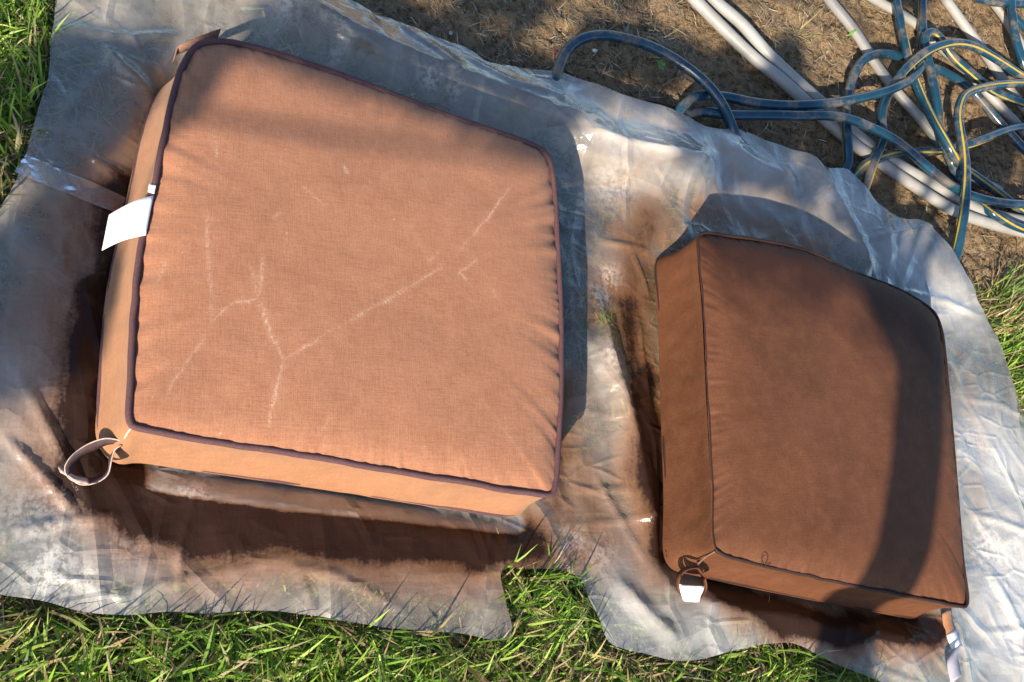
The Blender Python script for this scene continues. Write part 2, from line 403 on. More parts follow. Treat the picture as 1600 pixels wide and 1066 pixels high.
# ------------------------------------------------------------------ plastic sheet
FOLDS = [  # photo polyline, height, half width
    ([(300, -40), (420, 10), (600, 85), (860, 180), (960, 200)], .048, .085),
    ([(930, 376), (985, 386), (1036, 396)], .007, .010),
    ([(925, 440), (948, 560), (990, 690), (1012, 800), (1038, 905)], .026, .040),
    ([(1225, 190), (1290, 300), (1340, 400), (1375, 445)], .026, .045),
    ([(860, 205), (960, 240), (1060, 262), (1120, 262)], .050, .075),
    ([(1120, 232), (1200, 268), (1260, 300)], .020, .06),
    ([(128, 228), (165, 255), (200, 285)], .008, .010),
    ([(28, 572), (62, 640), (95, 705), (150, 800)], .010, .010),
    ([(0, 672), (60, 735), (130, 812)], .008, .009),
    ([(0, 836), (100, 815), (205, 803)], .007, .012),
    ([(60, 885), (150, 920), (240, 952)], .004, .010),
    ([(600, 20), (680, 90), (720, 150)], .010, .014),
    ([(700, 75), (790, 140), (900, 165)], .012, .020),
    ([(430, -10), (540, 70), (620, 110)], .010, .02),
    ([(150, 60), (230, 140), (270, 200)], .012, .02),
    ([(90, 40), (200, 60), (300, 50)], .009, .015),
    ([(900, 640), (960, 650), (1010, 640)], .004, .006),
    ([(880, 760), (960, 764), (1020, 770)], .005, .006),
    ([(1000, 480), (1010, 560), (1020, 640)], .006, .008),
    ([(985, 386), (1000, 420), (1028, 470)], .006, .006),
    ([(1500, 620), (1560, 630), (1620, 660)], .006, .008),
    ([(1505, 800), (1560, 815), (1640, 850)], .007, .010),
    ([(1520, 990), (1600, 985), (1700, 990)], .006, .008),
    ([(1540, 880), (1590, 980), (1600, 1066)], .008, .02),
    ([(1400, 455), (1480, 470), (1540, 500)], .008, .012),
    ([(960, 900), (1010, 960), (1060, 1010)], .012, .025),
    ([(420, 880), (520, 900), (640, 960)], .005, .010),
    ([(100, 950), (320, 900), (500, 860)], .005, .008),
    ([(620, 900), (780, 895)], .003, .006),
]
FOLDS_W = [(PP(p, .03), h, w) for p, h, w in FOLDS]
for k in range(70):                                        # small random creases
    px, py = RNG.uniform(-40, 1640), RNG.uniform(-40, 1090); a = RNG.uniform(0, math.pi); l = RNG.uniform(60, 240)
    q = [(px, py), (px + l * math.cos(a) + RNG.uniform(-20, 20), py + l * .7 * math.sin(a)), (px + 2 * l * math.cos(a), py + 2 * l * .7 * math.sin(a) + RNG.uniform(-30, 30))]
    FOLDS_W.append((PP(q, .03), RNG.uniform(.002, .0055), RNG.uniform(.004, .010)))
pad_d = lambda x, y, out: np.where(inside(x, y, out[::6]), 0, seg_dist(x, y, np.vstack([out[::12], out[:1]]))[0])
def sheet_z(x, y):
    x = np.asarray(x, float); y = np.asarray(y, float)
    wx = x + .03 * fbm(x * 7, y * 7, 61, 2); wy = y + .03 * fbm(x * 7, y * 7, 71, 2)
    z = .030 + .030 * (fbm(x * 3.2, y * 3.2, 81, 2) - .5)
    z = z + .018 * (facet(wx * 5, wy * 5, 5) - .5) + .0050 * (facet(wx * 13 + .3 * wy, wy * 13, 6) - .5) + .0013 * (facet(wx * 37, wy * 37 + .2 * wx, 7) - .5)
    z = z + .012 * np.clip(facet(wx * 4 + wy * 5, wy * 22 - wx * 20, 8) - .62, 0, 1)
    for p, h, w in FOLDS_W:
        d, t = seg_dist(x, y, p)
        z = z + h * np.clip(1 - d / w, 0, 1) ** 1.3 * np.clip(np.minimum(t, 1 - t) * 5, 0, 1)
    m = dirt_mask(x, y)
    z = z + m * .006
    g = ground_z(x, y)
    z = np.maximum(z, g + .008)
    q = P(1180, 330); z = z - .022 * np.exp(-((x - q[0]) / .13) ** 2 - ((y - q[1]) / .10) ** 2); z = np.maximum(z, np.maximum(g, 0) + .007)
    # cushions press the film down
    for out in (big_out, small_out):
        d = pad_d(x, y, out)
        k = sstep(.004, .055, d)
        z = z * k + (.0085) * (1 - k)
    return z
SPRAY = [  # photo polyline, radius px, strength
    ([(205, 775), (300, 825), (420, 838), (560, 840), (700, 846), (800, 852)], 40, .92),
    ([(230, 800), (420, 850), (640, 872), (780, 868)], 46, .50),
    ([(172, 470), (152, 560), (142, 660), (170, 740), (230, 800)], 42, 1.05),
    ([(205, 310), (185, 390), (168, 480)], 42, .80),
    ([(262, 130), (230, 200), (205, 300)], 36, .40),
    ([(150, 360), (112, 500), (108, 690)], 64, .50),
    ([(875, 620), (882, 720), (872, 790)], 28, .50),
    ([(905, 750), (930, 830), (880, 862)], 34, .42),
    ([(1000, 600), (1010, 720), (1028, 850)], 36, 1.0),
    ([(985, 480), (990, 600), (1004, 700)], 44, .62),
    ([(1005, 340), (985, 410), (985, 500)], 42, .52),
    ([(1080, 335), (1200, 362), (1270, 388)], 30, .30),  # faint overspray that also paints the shadow behind the small cushion
    ([(1120, 915), (1200, 960), (1290, 985), (1390, 985), (1450, 985)], 26, .95),
    ([(1290, 1005), (1370, 1012), (1440, 1000)], 30, .50),
    ([(1515, 600), (1525, 800)], 22, .12),
]
SPRAY_W = [(PP(p, .02), r * .00105, s) for p, r, s in SPRAY]
GLARE = PP([(925, 225), (1000, 235), (1060, 250), (1180, 285)], .05)
HAZE_GLARE = [((1560, 700), 110, .50), ((1600, 900), 150, .55), ((1560, 1030), 110, .5), ((1490, 470), 60, .40), ((1420, 410), 60, .28), ((1000, 235), 60, .5), ((1070, 255), 45, .4), ((930, 230), 40, .3), ((1180, 270), 80, .30), ((1330, 330), 70, .28), ((1260, 280), 60, .2), ((950, 580), 50, .20), ((930, 760), 80, .16), ((980, 950), 70, .38), ((1120, 990), 90, .32), ((1250, 1010), 60, .3), ((700, 950), 90, .12), ((550, 930), 90, .10), ((380, 920), 90, .10), ((210, 930), 80, .10), ((60, 880), 90, .18), ((30, 660), 80, .28), ((40, 570), 40, .15), ((1400, 1040), 60, .3), ((950, 290), 50, .22), ((950, 400), 40, .2), ((760, 130), 60, .10), ((880, 165), 60, .14), ((1010, 190), 60, .14), ((1120, 220), 50, .16)]  # milky film, plus glare and sunlit brightness put in as milky blobs
CLEAN = PP([(215, 742), (400, 772), (560, 790), (700, 803), (800, 815)], .015)
SCUFF = [((82, 893), 30, .9), ((130, 905), 22, .6), ((668, 130), 16, .9), ((705, 145), 20, .5), ((305, 772), 22, .7), ((200, 850), 26, .5), ((230, 780), 16, .5), ((945, 465), 26, .6), ((960, 560), 28, .6), ((1150, 940), 20, .2), ((900, 850), 30, .5), ((940, 860), 26, .5), ((1350, 330), 26, .4), ((960, 300), 40, .35), ((1300, 290), 50, .3), ((1520, 690), 40, .35), ((1560, 880), 60, .5), ((70, 800), 50, .4), ((110, 745), 30, .4), ((440, 30), 24, .35), ((520, 90), 20, .35), ((955, 430), 20, .8)]
def sheet_attrs(x0, y0):
    x = x0 + .05 * (fbm(x0 * 11, y0 * 11, 17, 3) - .5); y = y0 + .05 * (fbm(x0 * 11, y0 * 11, 19, 3) - .5)
    sp = np.zeros_like(x)
    for p, r, s in SPRAY_W:
        d, t = seg_dist(x, y, p)
        sp = np.maximum(sp, s * np.exp(-(d / r) ** 1.7 * .75) * 1.0) + .12 * s * np.exp(-(d / (2.2 * r)) ** 2)
    for out in (big_out, small_out):
        sp = sp + .10 * np.exp(-pad_d(x, y, out) / .06)
    x, y = x0, y0
    cd, ct = seg_dist(x, y, CLEAN)
    sp = sp * (1 - .93 * sstep(.026, .015, cd) * sstep(.0, .04, ct))
    sc = np.zeros_like(x)
    for (px, py), r, s in SCUFF:
        q = P(px, py, .03); sc = np.maximum(sc, s * np.exp(-(np.hypot(x - q[0], y - q[1]) / (r * .001)) ** 2))
    # film's own milkiness; glare and sunlit brightness are put in as extra milkiness
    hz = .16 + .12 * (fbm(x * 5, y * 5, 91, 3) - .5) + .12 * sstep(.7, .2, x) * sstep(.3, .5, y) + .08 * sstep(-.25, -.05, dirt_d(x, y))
    for (px, py), rpx, a in HAZE_GLARE:
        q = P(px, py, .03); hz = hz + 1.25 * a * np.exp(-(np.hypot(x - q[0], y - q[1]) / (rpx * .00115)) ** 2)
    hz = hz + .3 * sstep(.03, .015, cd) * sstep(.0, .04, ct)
    return sp, sc, hz
def soil_glow(x, y):      # tan of sunlit soil near the bed, put into the film colour
    return sstep(-.24, -.04, dirt_d(x, y)) * sstep(1.75, 1.35, x)
def build_sheet():
    out = PP(SHEET, .03)
    for _ in range(2):
        z = sheet_z(out[:, 0], out[:, 1]); out = np.array([P(a, b, zz) for (a, b), zz in zip(SHEET, z)])
    ol = catmull(out, .007, True)[:, :2]
    n = len(ol)
    ol = ol + .0022 * np.stack([vnoise(np.arange(n) * .21, np.zeros(n), 3) - .5, vnoise(np.arange(n) * .21, np.ones(n), 4) - .5], 1)
    st = .0058
    gx, gy = np.meshgrid(np.arange(ol[:, 0].min(), ol[:, 0].max(), st), np.arange(ol[:, 1].min(), ol[:, 1].max(), st))
    gx[1::2] += st / 2
    gx, gy = gx.ravel(), gy.ravel()
    ins = inside(gx, gy, ol)
    gx, gy = gx[ins], gy[ins]
    keep = np.ones(len(gx), bool)
    for i in range(0, n, 1):                                # keep clear of the edge
        m = (np.abs(gx - ol[i, 0]) < .005) & (np.abs(gy - ol[i, 1]) < .005); keep &= ~m
    gx, gy = gx[keep], gy[keep]
    pts = [Vector(p) for p in ol.tolist()] + [Vector(p) for p in zip(gx.tolist(), gy.tolist())]
    edges = [(i, (i + 1) % n) for i in range(n)]
    v, e, f, *_ = geometry.delaunay_2d_cdt(pts, edges, [list(range(n))], 1, 1e-7)
    v = np.array([tuple(p) for p in v])
    z = sheet_z(v[:, 0], v[:, 1])
    sp, sc, hz = sheet_attrs(v[:, 0], v[:, 1])
    du = soil_glow(v[:, 0], v[:, 1])
    # the free edge flutters and sinks a little into the grass
    ed, et = seg_dist(v[:, 0], v[:, 1], np.vstack([ol[::3], ol[:1]]))
    k = np.exp(-ed / .02)
    z = z + k * (.010 * (vnoise(et * 90, et * 0, 12) - .4) - .003)
    z = np.maximum(z, .0075)
    o = mesh_obj('plastic_sheet', np.c_[v, z], [tuple(q) for q in f], MAT['film'], attrs={'spray': sp, 'scuff': sc, 'haze_glare': hz, 'dust_glow': du})
    tag(o, 'large crumpled milky translucent plastic sheet with brown overspray spread under both cushions', 'plastic sheet')
    # a doubled strip of film near the left edge
    for q, nm in (([(41, 236), (199, 300), (186, 326), (22, 264)], 'folded_strip'),):
        Q = PP(q, .035); nu, nv = 26, 6
        uu, vv = np.meshgrid(np.linspace(0, 1, nu), np.linspace(0, 1, nv))
        A = Q[0] * (1 - uu[..., None]) + Q[1] * uu[..., None]; B = Q[3] * (1 - uu[..., None]) + Q[2] * uu[..., None]
        G = A * (1 - vv[..., None]) + B * vv[..., None]; x, y = G[..., 0].ravel(), G[..., 1].ravel()
        zz = sheet_z(x, y) + .003
        idx = np.arange(nu * nv).reshape(nv, nu)
        F = np.stack([idx[:-1, :-1], idx[:-1, 1:], idx[1:, 1:], idx[1:, :-1]], -1).reshape(-1, 4)
        sp, sc, hz = sheet_attrs(x, y)
        mesh_obj(nm, np.c_[x, y, zz], F, MAT['film'], o, attrs={'spray': sp * .6, 'scuff': sc, 'haze_glare': hz})
    return ol
SHEET_OL = build_sheet()

# ------------------------------------------------------------------ cushions
MARKS = [([(325, 325), (328, 400), (333, 500)], .6), ([(333, 500), (366, 472), (405, 464)], .7), ([(405, 464), (398, 430), (392, 410)], .7), ([(405, 464), (411, 430), (412, 395)], .7), ([(405, 464), (420, 505), (443, 560)], 1), ([(443, 560), (436, 600), (423, 662)], 1.1), ([(443, 560), (520, 515), (600, 470), (690, 418)], .8), ([(260, 618), (285, 575), (325, 520)], .5), ([(800, 288), (770, 330), (715, 398)], .8), ([(745, 405), (720, 425)], .9), ([(720, 425), (735, 440)], .6), ([(475, 290), (505, 318)], .8), ([(540, 258), (545, 268)], 1.3), ([(338, 205), (340, 240)], .5), ([(690, 385), (670, 410)], .5), ([(250, 440), (258, 400)], .5), ([(770, 450), (778, 462)], .8), ([(505, 670), (520, 645)], .5), ([(430, 340), (436, 330)], .6)]
def cushion_panels(root, out, side_mat, top_mat, pipe_mat, gath, dome, seed, marks=None, pr=.0052, pr_low=.0048, bot_scale=1.0, flare=(.004, .004)):
    n = len(out); c = out.mean(0)
    R = np.linalg.norm(out[:, :2] - c[:2], axis=1)
    L = np.r_[0, np.cumsum(np.linalg.norm(np.diff(out, axis=0), axis=1))]
    nr = 96
    _t = np.roll(out, -1, 0) - np.roll(out, 1, 0); _n = np.stack([_t[:, 1], -_t[:, 0]], 1); _n /= np.linalg.norm(_n, axis=1)[:, None]
    if ((_n * (out[:, :2] - c[:2])).sum(1)).mean() < 0: _n = -_n
    fl = flare[0] * np.clip(-_n[:, 0], 0, 1) ** 1.5 + flare[1] * np.clip(-_n[:, 1], 0, 1) ** 1.5 + .002
    for _ in range(30): fl = .5 * fl + .25 * (np.roll(fl, 1) + np.roll(fl, -1))
    rr = np.r_[0.0, 1 - (1 - np.linspace(.02, 1, nr)) ** 1.25]
    rr = np.sort(rr)
    V = []; mk = []
    dirs = out[:, :2] - c[:2]
    nxt = np.roll(out, -1, 0) - np.roll(out, 1, 0); nn = np.stack([nxt[:, 1], -nxt[:, 0]], 1); nn /= np.linalg.norm(nn, axis=1)[:, None]
    cosn = np.abs((nn * dirs).sum(1)) / R
    gw = gath(out, nn)
    # smooth crown of the pad: two axes fitted to the outline
    e1 = out[np.argmax(out[:, 0] + out[:, 1])] - out[np.argmin(out[:, 0] + out[:, 1])]; cov = out[:, :2] - c[:2]
    hx = .5 * (cov[:, 0].max() - cov[:, 0].min()); hy = .5 * (cov[:, 1].max() - cov[:, 1].min())
    def crown(xy):
        u = np.clip((xy[:, 0] - c[0]) / hx, -1, 1); v = np.clip((xy[:, 1] - c[1]) / hy, -1, 1)
        return (1 - np.abs(u) ** 2.6) * (1 - np.abs(v) ** 2.6)
    gl = vnoise(L * 62, L * 0, seed) - .5; gl2 = vnoise(L * 150, L * 0, seed + 1) - .5; glong = .5 + 1.0 * vnoise(L * 30, L * 0, seed + 2)
    for r in rr:
        xy = c[:2] + dirs * r
        d = (1 - r) * R * cosn
        z = ZT - .005 + .013 * (1 - np.exp(-d / .017)) + dome * (.35 * (1 - np.exp(-d / .035)) + 1.0 * crown(xy))
        z = z + .0075 * (fbm(xy[:, 0] * 5, xy[:, 1] * 5, seed + 5, 3) - .5) * np.clip(d / .05, 0, 1)
        on = sstep(0, .006, d)
        z = z + on * gw * (.0085 * gl * np.exp(-d / (.024 * glong)) + .0042 * gl2 * np.exp(-d / (.010 * glong)))
        z = z + on * (1 - gw) * .0045 * gl2 * np.exp(-d / .014)
        V.append(np.c_[xy, z])
    V = np.concatenate(V); nrings = len(rr)
    idx = np.arange(nrings * n).reshape(nrings, n)
    F = np.stack([idx[:-1], np.roll(idx, -1, 1)[:-1], np.roll(idx, -1, 1)[1:], idx[1:]], -1).reshape(-1, 4)[:, ::-1]
    at = {}
    if marks:
        m = np.zeros(len(V)); 
        jx = V[:, 0] + .004 * (vnoise(V[:, 0] * 60, V[:, 1] * 60, 4) - .5); jy = V[:, 1] + .004 * (vnoise(V[:, 0] * 60, V[:, 1] * 60, 9) - .5)
        for p, s in marks:
            d, t = seg_dist(jx, jy, catmull(PP(p, ZT + .025), .01))
            m = np.maximum(m, s * (.75 * np.exp(-(d / .0014) ** 2) + .25 * np.exp(-(d / .005) ** 2)) * (.5 + .5 * np.clip(np.minimum(t, 1 - t) * 8, 0, 1)))
        at['mark'] = m
    else:      # shade on the far side of the top, put into the paint colour
        q0 = PP([(1110, 360), (1260, 392), (1400, 455), (1475, 540)], ZT + .02); at['far_shade'] = np.exp(-(seg_dist(V[:, 0], V[:, 1], q0)[0] / .13) ** 1.4)
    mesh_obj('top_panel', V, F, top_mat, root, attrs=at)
    # boxing band
    bc = c.copy(); rows = []; nv = 14
    bulge = .004 + .005 * vnoise(L * 9, L * 0, seed + 9)
    for j in range(nv + 1):
        t = j / nv
        s = 1 + (bot_scale - 1) * t
        xy = c[:2] + dirs * s + _n * (fl * t ** .8)[:, None] + nn * ((bulge * math.sin(math.pi * t)) + .003 * (vnoise(L * 45, L * 0 + t * 3, seed + 12) - .5) * math.sin(math.pi * t) + gw * .004 * gl * math.exp(-t * 5) * math.sin(math.pi * min(1, t * 3)))[:, None]
        rows.append(np.c_[xy, np.full(n, ZT - .003 - (THK - .007) * t)])
    V = np.concatenate(rows); idx = np.arange((nv + 1) * n).reshape(nv + 1, n)
    F = np.stack([idx[:-1], np.roll(idx, -1, 1)[:-1], np.roll(idx, -1, 1)[1:], idx[1:]], -1).reshape(-1, 4)
    mesh_obj('side_band', V, F, side_mat, root)
    # bottom panel
    low = np.c_[c[:2] + dirs * bot_scale + _n * fl[:, None], np.full(n, Z0 + .003)]
    V = np.concatenate([np.c_[c[:2] + (low[:, :2] - c[:2]) * r, np.full(n, Z0 + .003 - .002 * (1 - r))] for r in (.02, .5, 1)])
    idx = np.arange(3 * n).reshape(3, n)
    F = np.stack([idx[:-1], np.roll(idx, -1, 1)[:-1], np.roll(idx, -1, 1)[1:], idx[1:]], -1).reshape(-1, 4)
    mesh_obj('bottom_panel', V, F, side_mat, root)
    wob = .0016 * (vnoise(L * 40, L * 0, seed + 20) - .5)
    pth = out[::2].copy(); pth[:, :2] += nn[::2] * (.001 + wob[::2])[:, None]; pth[:, 2] = ZT + .0005 + wob[::2]
    prr = np.where((nn[::2, 0] * np.sign((nn * dirs).sum(1).mean()) < -.75) & (pr < .004), pr * .45, pr)
    v, f = closed_tube(pth, prr, 10); mesh_obj('piping', v, f, pipe_mat, root)
    wob = .004 * vnoise(L * 22, L * 0, seed + 21)
    pth = low[::2].copy(); pth[:, :2] += nn[::2] * (.003 + wob[::2])[:, None]; pth[:, 2] = Z0 + .006 + .002 * vnoise(L[::2] * 20, L[::2] * 0, 2)
    v, f = closed_tube(pth, pr_low, 10); mesh_obj('lower_piping', v, f, pipe_mat, root)

big = thing('seat_cushion', 'large faded tan-brown seat cushion with plum piping and white chalky scratches on its top', 'cushion', group='pair of patio cushions')
g_big = lambda out, nn: np.clip(np.where(np.abs(nn[:, 0]) > .75, 1.0, .28) * (.65 + .5 * vnoise(out[:, 0] * 9, out[:, 1] * 9, 2)), 0, 1.2)
cushion_panels(big, big_out, MAT['tan_side'], MAT['tan'], MAT['piping'], g_big, .011, 100, MARKS, .0045, .0044, flare=(.030, .010))
small = thing('seat_cushion', 'darker chocolate-brown spray-painted cushion with dark seams, crossed by a broad shadow', 'cushion', group='pair of patio cushions')
g_small = lambda out, nn: np.clip(np.where(nn[:, 0] < -.7, .55, .10) * (.65 + .5 * vnoise(out[:, 0] * 9, out[:, 1] * 9, 5)), 0, 1)
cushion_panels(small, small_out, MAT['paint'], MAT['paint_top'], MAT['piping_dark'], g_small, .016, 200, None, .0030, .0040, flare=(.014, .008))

def px_path(pts, step=.004): return catmull(np.array([P(a, b, z) for a, b, z in pts]), step)
# care label and its small neighbour on the big cushion
def patch(name, quadpts, mat, root, nu=14, nv=8, thick=.0009, sag=0.0):
    """cloth patch through four corners (px,py,z) with a soft sag"""
    Q = np.array([P(a, b, z) for a, b, z in quadpts])
    uu, vv = np.meshgrid(np.linspace(0, 1, nu), np.linspace(0, 1, nv))
    G = (Q[0] * (1 - uu[..., None]) + Q[1] * uu[..., None]) * (1 - vv[..., None]) + (Q[3] * (1 - uu[..., None]) + Q[2] * uu[..., None]) * vv[..., None]
    G[..., 2] += sag * np.sin(math.pi * uu) + .0025 * (vnoise(uu * 3, vv * 3, 8) - .5)
    top = G.reshape(-1, 3); bot = top - np.array([0, 0, thick])
    m = nu * nv; idx = np.arange(m).reshape(nv, nu)
    F = np.stack([idx[:-1, :-1], idx[:-1, 1:], idx[1:, 1:], idx[1:, :-1]], -1).reshape(-1, 4)
    ring = list(idx[0, :]) + list(idx[1:, -1]) + list(idx[-1, -2::-1]) + list(idx[-2:0:-1, 0])
    Fl = F.tolist() + (F + m)[:, ::-1].tolist() + [[ring[i], ring[i] + m, ring[(i + 1) % len(ring)] + m, ring[(i + 1) % len(ring)]] for i in range(len(ring))]
    return mesh_obj(name, np.vstack([top, bot]), Fl, mat, root)
patch('care_label', [(240, 306, ZT + .0065), (170, 336, ZT - .005), (159, 392, ZT - .022), (228, 368, ZT + .0065)], MAT['tagcloth'], big, 18, 9, sag=.010)
patch('size_label', [(244, 290, ZT + .007), (233, 287, ZT + .004), (231, 300, ZT + .003), (241, 303, ZT + .0065)], MAT['tagcloth'], big, 6, 5, sag=.001)
# tie loop at the near corner
pth = px_path([(192, 692, .062), (168, 690, .060), (140, 700, .056), (119, 714, .052), (110, 730, .050), (116, 744, .049), (136, 752, .050), (156, 748, .052), (169, 736, .054), (172, 720, .056), (178, 705, .058), (190, 697, .060)], .003)
pth[:, 2] += .002 * (vnoise(np.arange(len(pth)) * .3, np.zeros(len(pth)), 5) - .5)
cc_ = pth.mean(0); fl_ = pth - cc_; fl_[:, 2] = 0; fl_ /= np.linalg.norm(fl_, axis=1)[:, None]; fl_ = fl_ * .45 + np.array([-.35, -.28, .85]); fl_ /= np.linalg.norm(fl_, axis=1)[:, None]
MAT['strap_dark'] = mat_simple('dark_strap', (.105, .070, .072), (.07, .045, .05), 200, .85, .2, .5, .001)
v, f = ribbon(pth, fl_, .019, .0016)
lp = mesh_obj('tie_loop', v, f, MAT['strap_dark'], big)
ed = pth + fl_ * (.0095 + .0022 * (vnoise(np.arange(len(pth)) * .45, np.zeros(len(pth)), 6) - .5))[:, None]
v, f = tube_data(ed, .0009, 6); mesh_obj('frayed_edge', v, f, MAT['strap_pale'], lp)
v, f = ribbon(px_path([(138, 753, .054), (118, 748, .054), (102, 738, .053), (92, 733, .051)], .003), (0.3, -.75, .45), .012, .0016)
mesh_obj('strap_end', v, f, MAT['strap_pale'], lp)
# strap behind the far corner
v, f = ribbon(px_path([(272, 92, .075), (276, 80, .082), (288, 74, .092), (312, 64, .104), (342, 53, .104)], .003), (.1, .2, .97), .02, .0018)
mesh_obj('tie_strap', v, f, MAT['strap'], big)
v, f = tube_data(px_path([(206, 668, ZT), (200, 676, ZT - .02), (193, 688, ZT - .055)], .004), .0016, 6); mesh_obj('corner_seam', v, f, MAT['strap_pale'], big)
# small cushion: loop, strap, corner seam, stray thread
pth = px_path([(1090, 886, .080), (1072, 889, .076), (1060, 902, .070), (1060, 922, .062), (1070, 934, .058), (1090, 934, .058), (1101, 920, .062), (1099, 902, .070), (1090, 888, .078)], .003)
v, f = ribbon(pth, (-.2, -.35, .92), .015, .0014); lp = mesh_obj('tie_loop', v, f, MAT['paint'], small)
q = patch('bare_strap_lining', [(1061, 913, .088), (1101, 916, .088), (1092, 941, .070), (1068, 939, .070)], MAT['tagcloth'], lp, 8, 6, sag=-.004)
v, f = ribbon(px_path([(1479, 955, .045), (1481, 972, .040), (1486, 990, .040)], .004), (.93, .36, .05), .026, .0016); st = mesh_obj('tie_strap', v, f, MAT['tan_side'], small)
v, f = ribbon(px_path([(1486, 988, .041), (1492, 1004, .043), (1500, 1022, .036)], .004), (.93, .36, .05), .027, .0016); mesh_obj('bare_strap_end', v, f, MAT['tagcloth'], st)
v, f = ribbon(px_path([(1494, 1012, .052), (1488, 1030, .056), (1494, 1062, .056)], .004), (.93, .36, .05), .030, .0016); mesh_obj('trailing_strap', v, f, mat_simple('grey_strap', (.42, .42, .46), (.34, .34, .40), 60), st)
v, f = tube_data(px_path([(1117, 862, ZT), (1102, 871, ZT - .03), (1086, 886, ZT - .055)], .004), .0013, 6); mesh_obj('corner_seam', v, f, MAT['strap'], small)
v, f = tube_data(px_path([(1194, 886, ZT + .003), (1190, 876, ZT + .012), (1194, 867, ZT + .016), (1200, 872, ZT + .014), (1196, 884, ZT + .006), (1204, 880, ZT + .006)], .002), .0005, 5); mesh_obj('loose_thread', v, f, MAT['piping_dark'], small)

# ------------------------------------------------------------------ pipes
PIPES = [
    ('pale grey plastic pipe, lower of the two lying side by side and curving right', [(1050, -40), (1085, 0), (1126, 43), (1177, 91), (1221, 126), (1252, 154), (1299, 197), (1335, 228), (1362, 246), (1395, 270), (1445, 303), (1492, 331), (1552, 352), (1600, 364), (1680, 378)], .0118, .011),
    ('pale grey plastic pipe, upper of the two lying side by side and curving right', [(1078, -42), (1114, 0), (1158, 39), (1197, 83), (1236, 120), (1272, 152), (1315, 191), (1355, 226), (1394, 253), (1433, 276), (1485, 306), (1532, 330), (1600, 346), (1680, 352)], .0118, .012),
    ('straight grey pipe with a green tie near the top', [(1268, -40), (1295, 0), (1335, 51), (1366, 98), (1402, 146), (1433, 181), (1469, 225), (1505, 268), (1560, 300)], .0105, .011),
    ('grey pipe running under the hose arcs beside the tied pipe', [(1330, -25), (1366, 0), (1425, 35), (1462, 68), (1504, 106), (1552, 156), (1600, 208), (1660, 270)], .0100, .011),
    ('pale pipe crossing the bare soil right of the upright hose', [(1450, -40), (1477, 0), (1504, 39), (1540, 87), (1571, 134), (1600, 170), (1650, 230)], .0110, .011),
    ('grey pipe in the upper right corner of the picture', [(1520, -40), (1548, 0), (1575, 38), (1592, 68), (1620, 115), (1680, 200)], .0105, .011),
]
for lab, pts, r, z in PIPES:
    pth = np.array([P(a, b, z) for a, b in pts]); pth = catmull(pth, .012)
    pth[:, 2] += .003 * (vnoise(np.arange(len(pth)) * .08, np.zeros(len(pth)), 3))
    root = None
    v, f = tube_data(pth, r * 1.12, 16)
    o = mesh_obj('plastic_pipe', v, f, MAT['pipe'])
    tag(o, lab, 'pipe', 'grey plastic pipes on the soil')
    if 'green tie' in lab:
        a, b = P(1330, 46, z), P(1337, 55, z)
        v, f = tube_data(np.array([a + (b - a) * .3, a + (b - a) * .62]), r * 1.12 + .0012, 16); mesh_obj('cable_tie', v, f, MAT['green'], o)

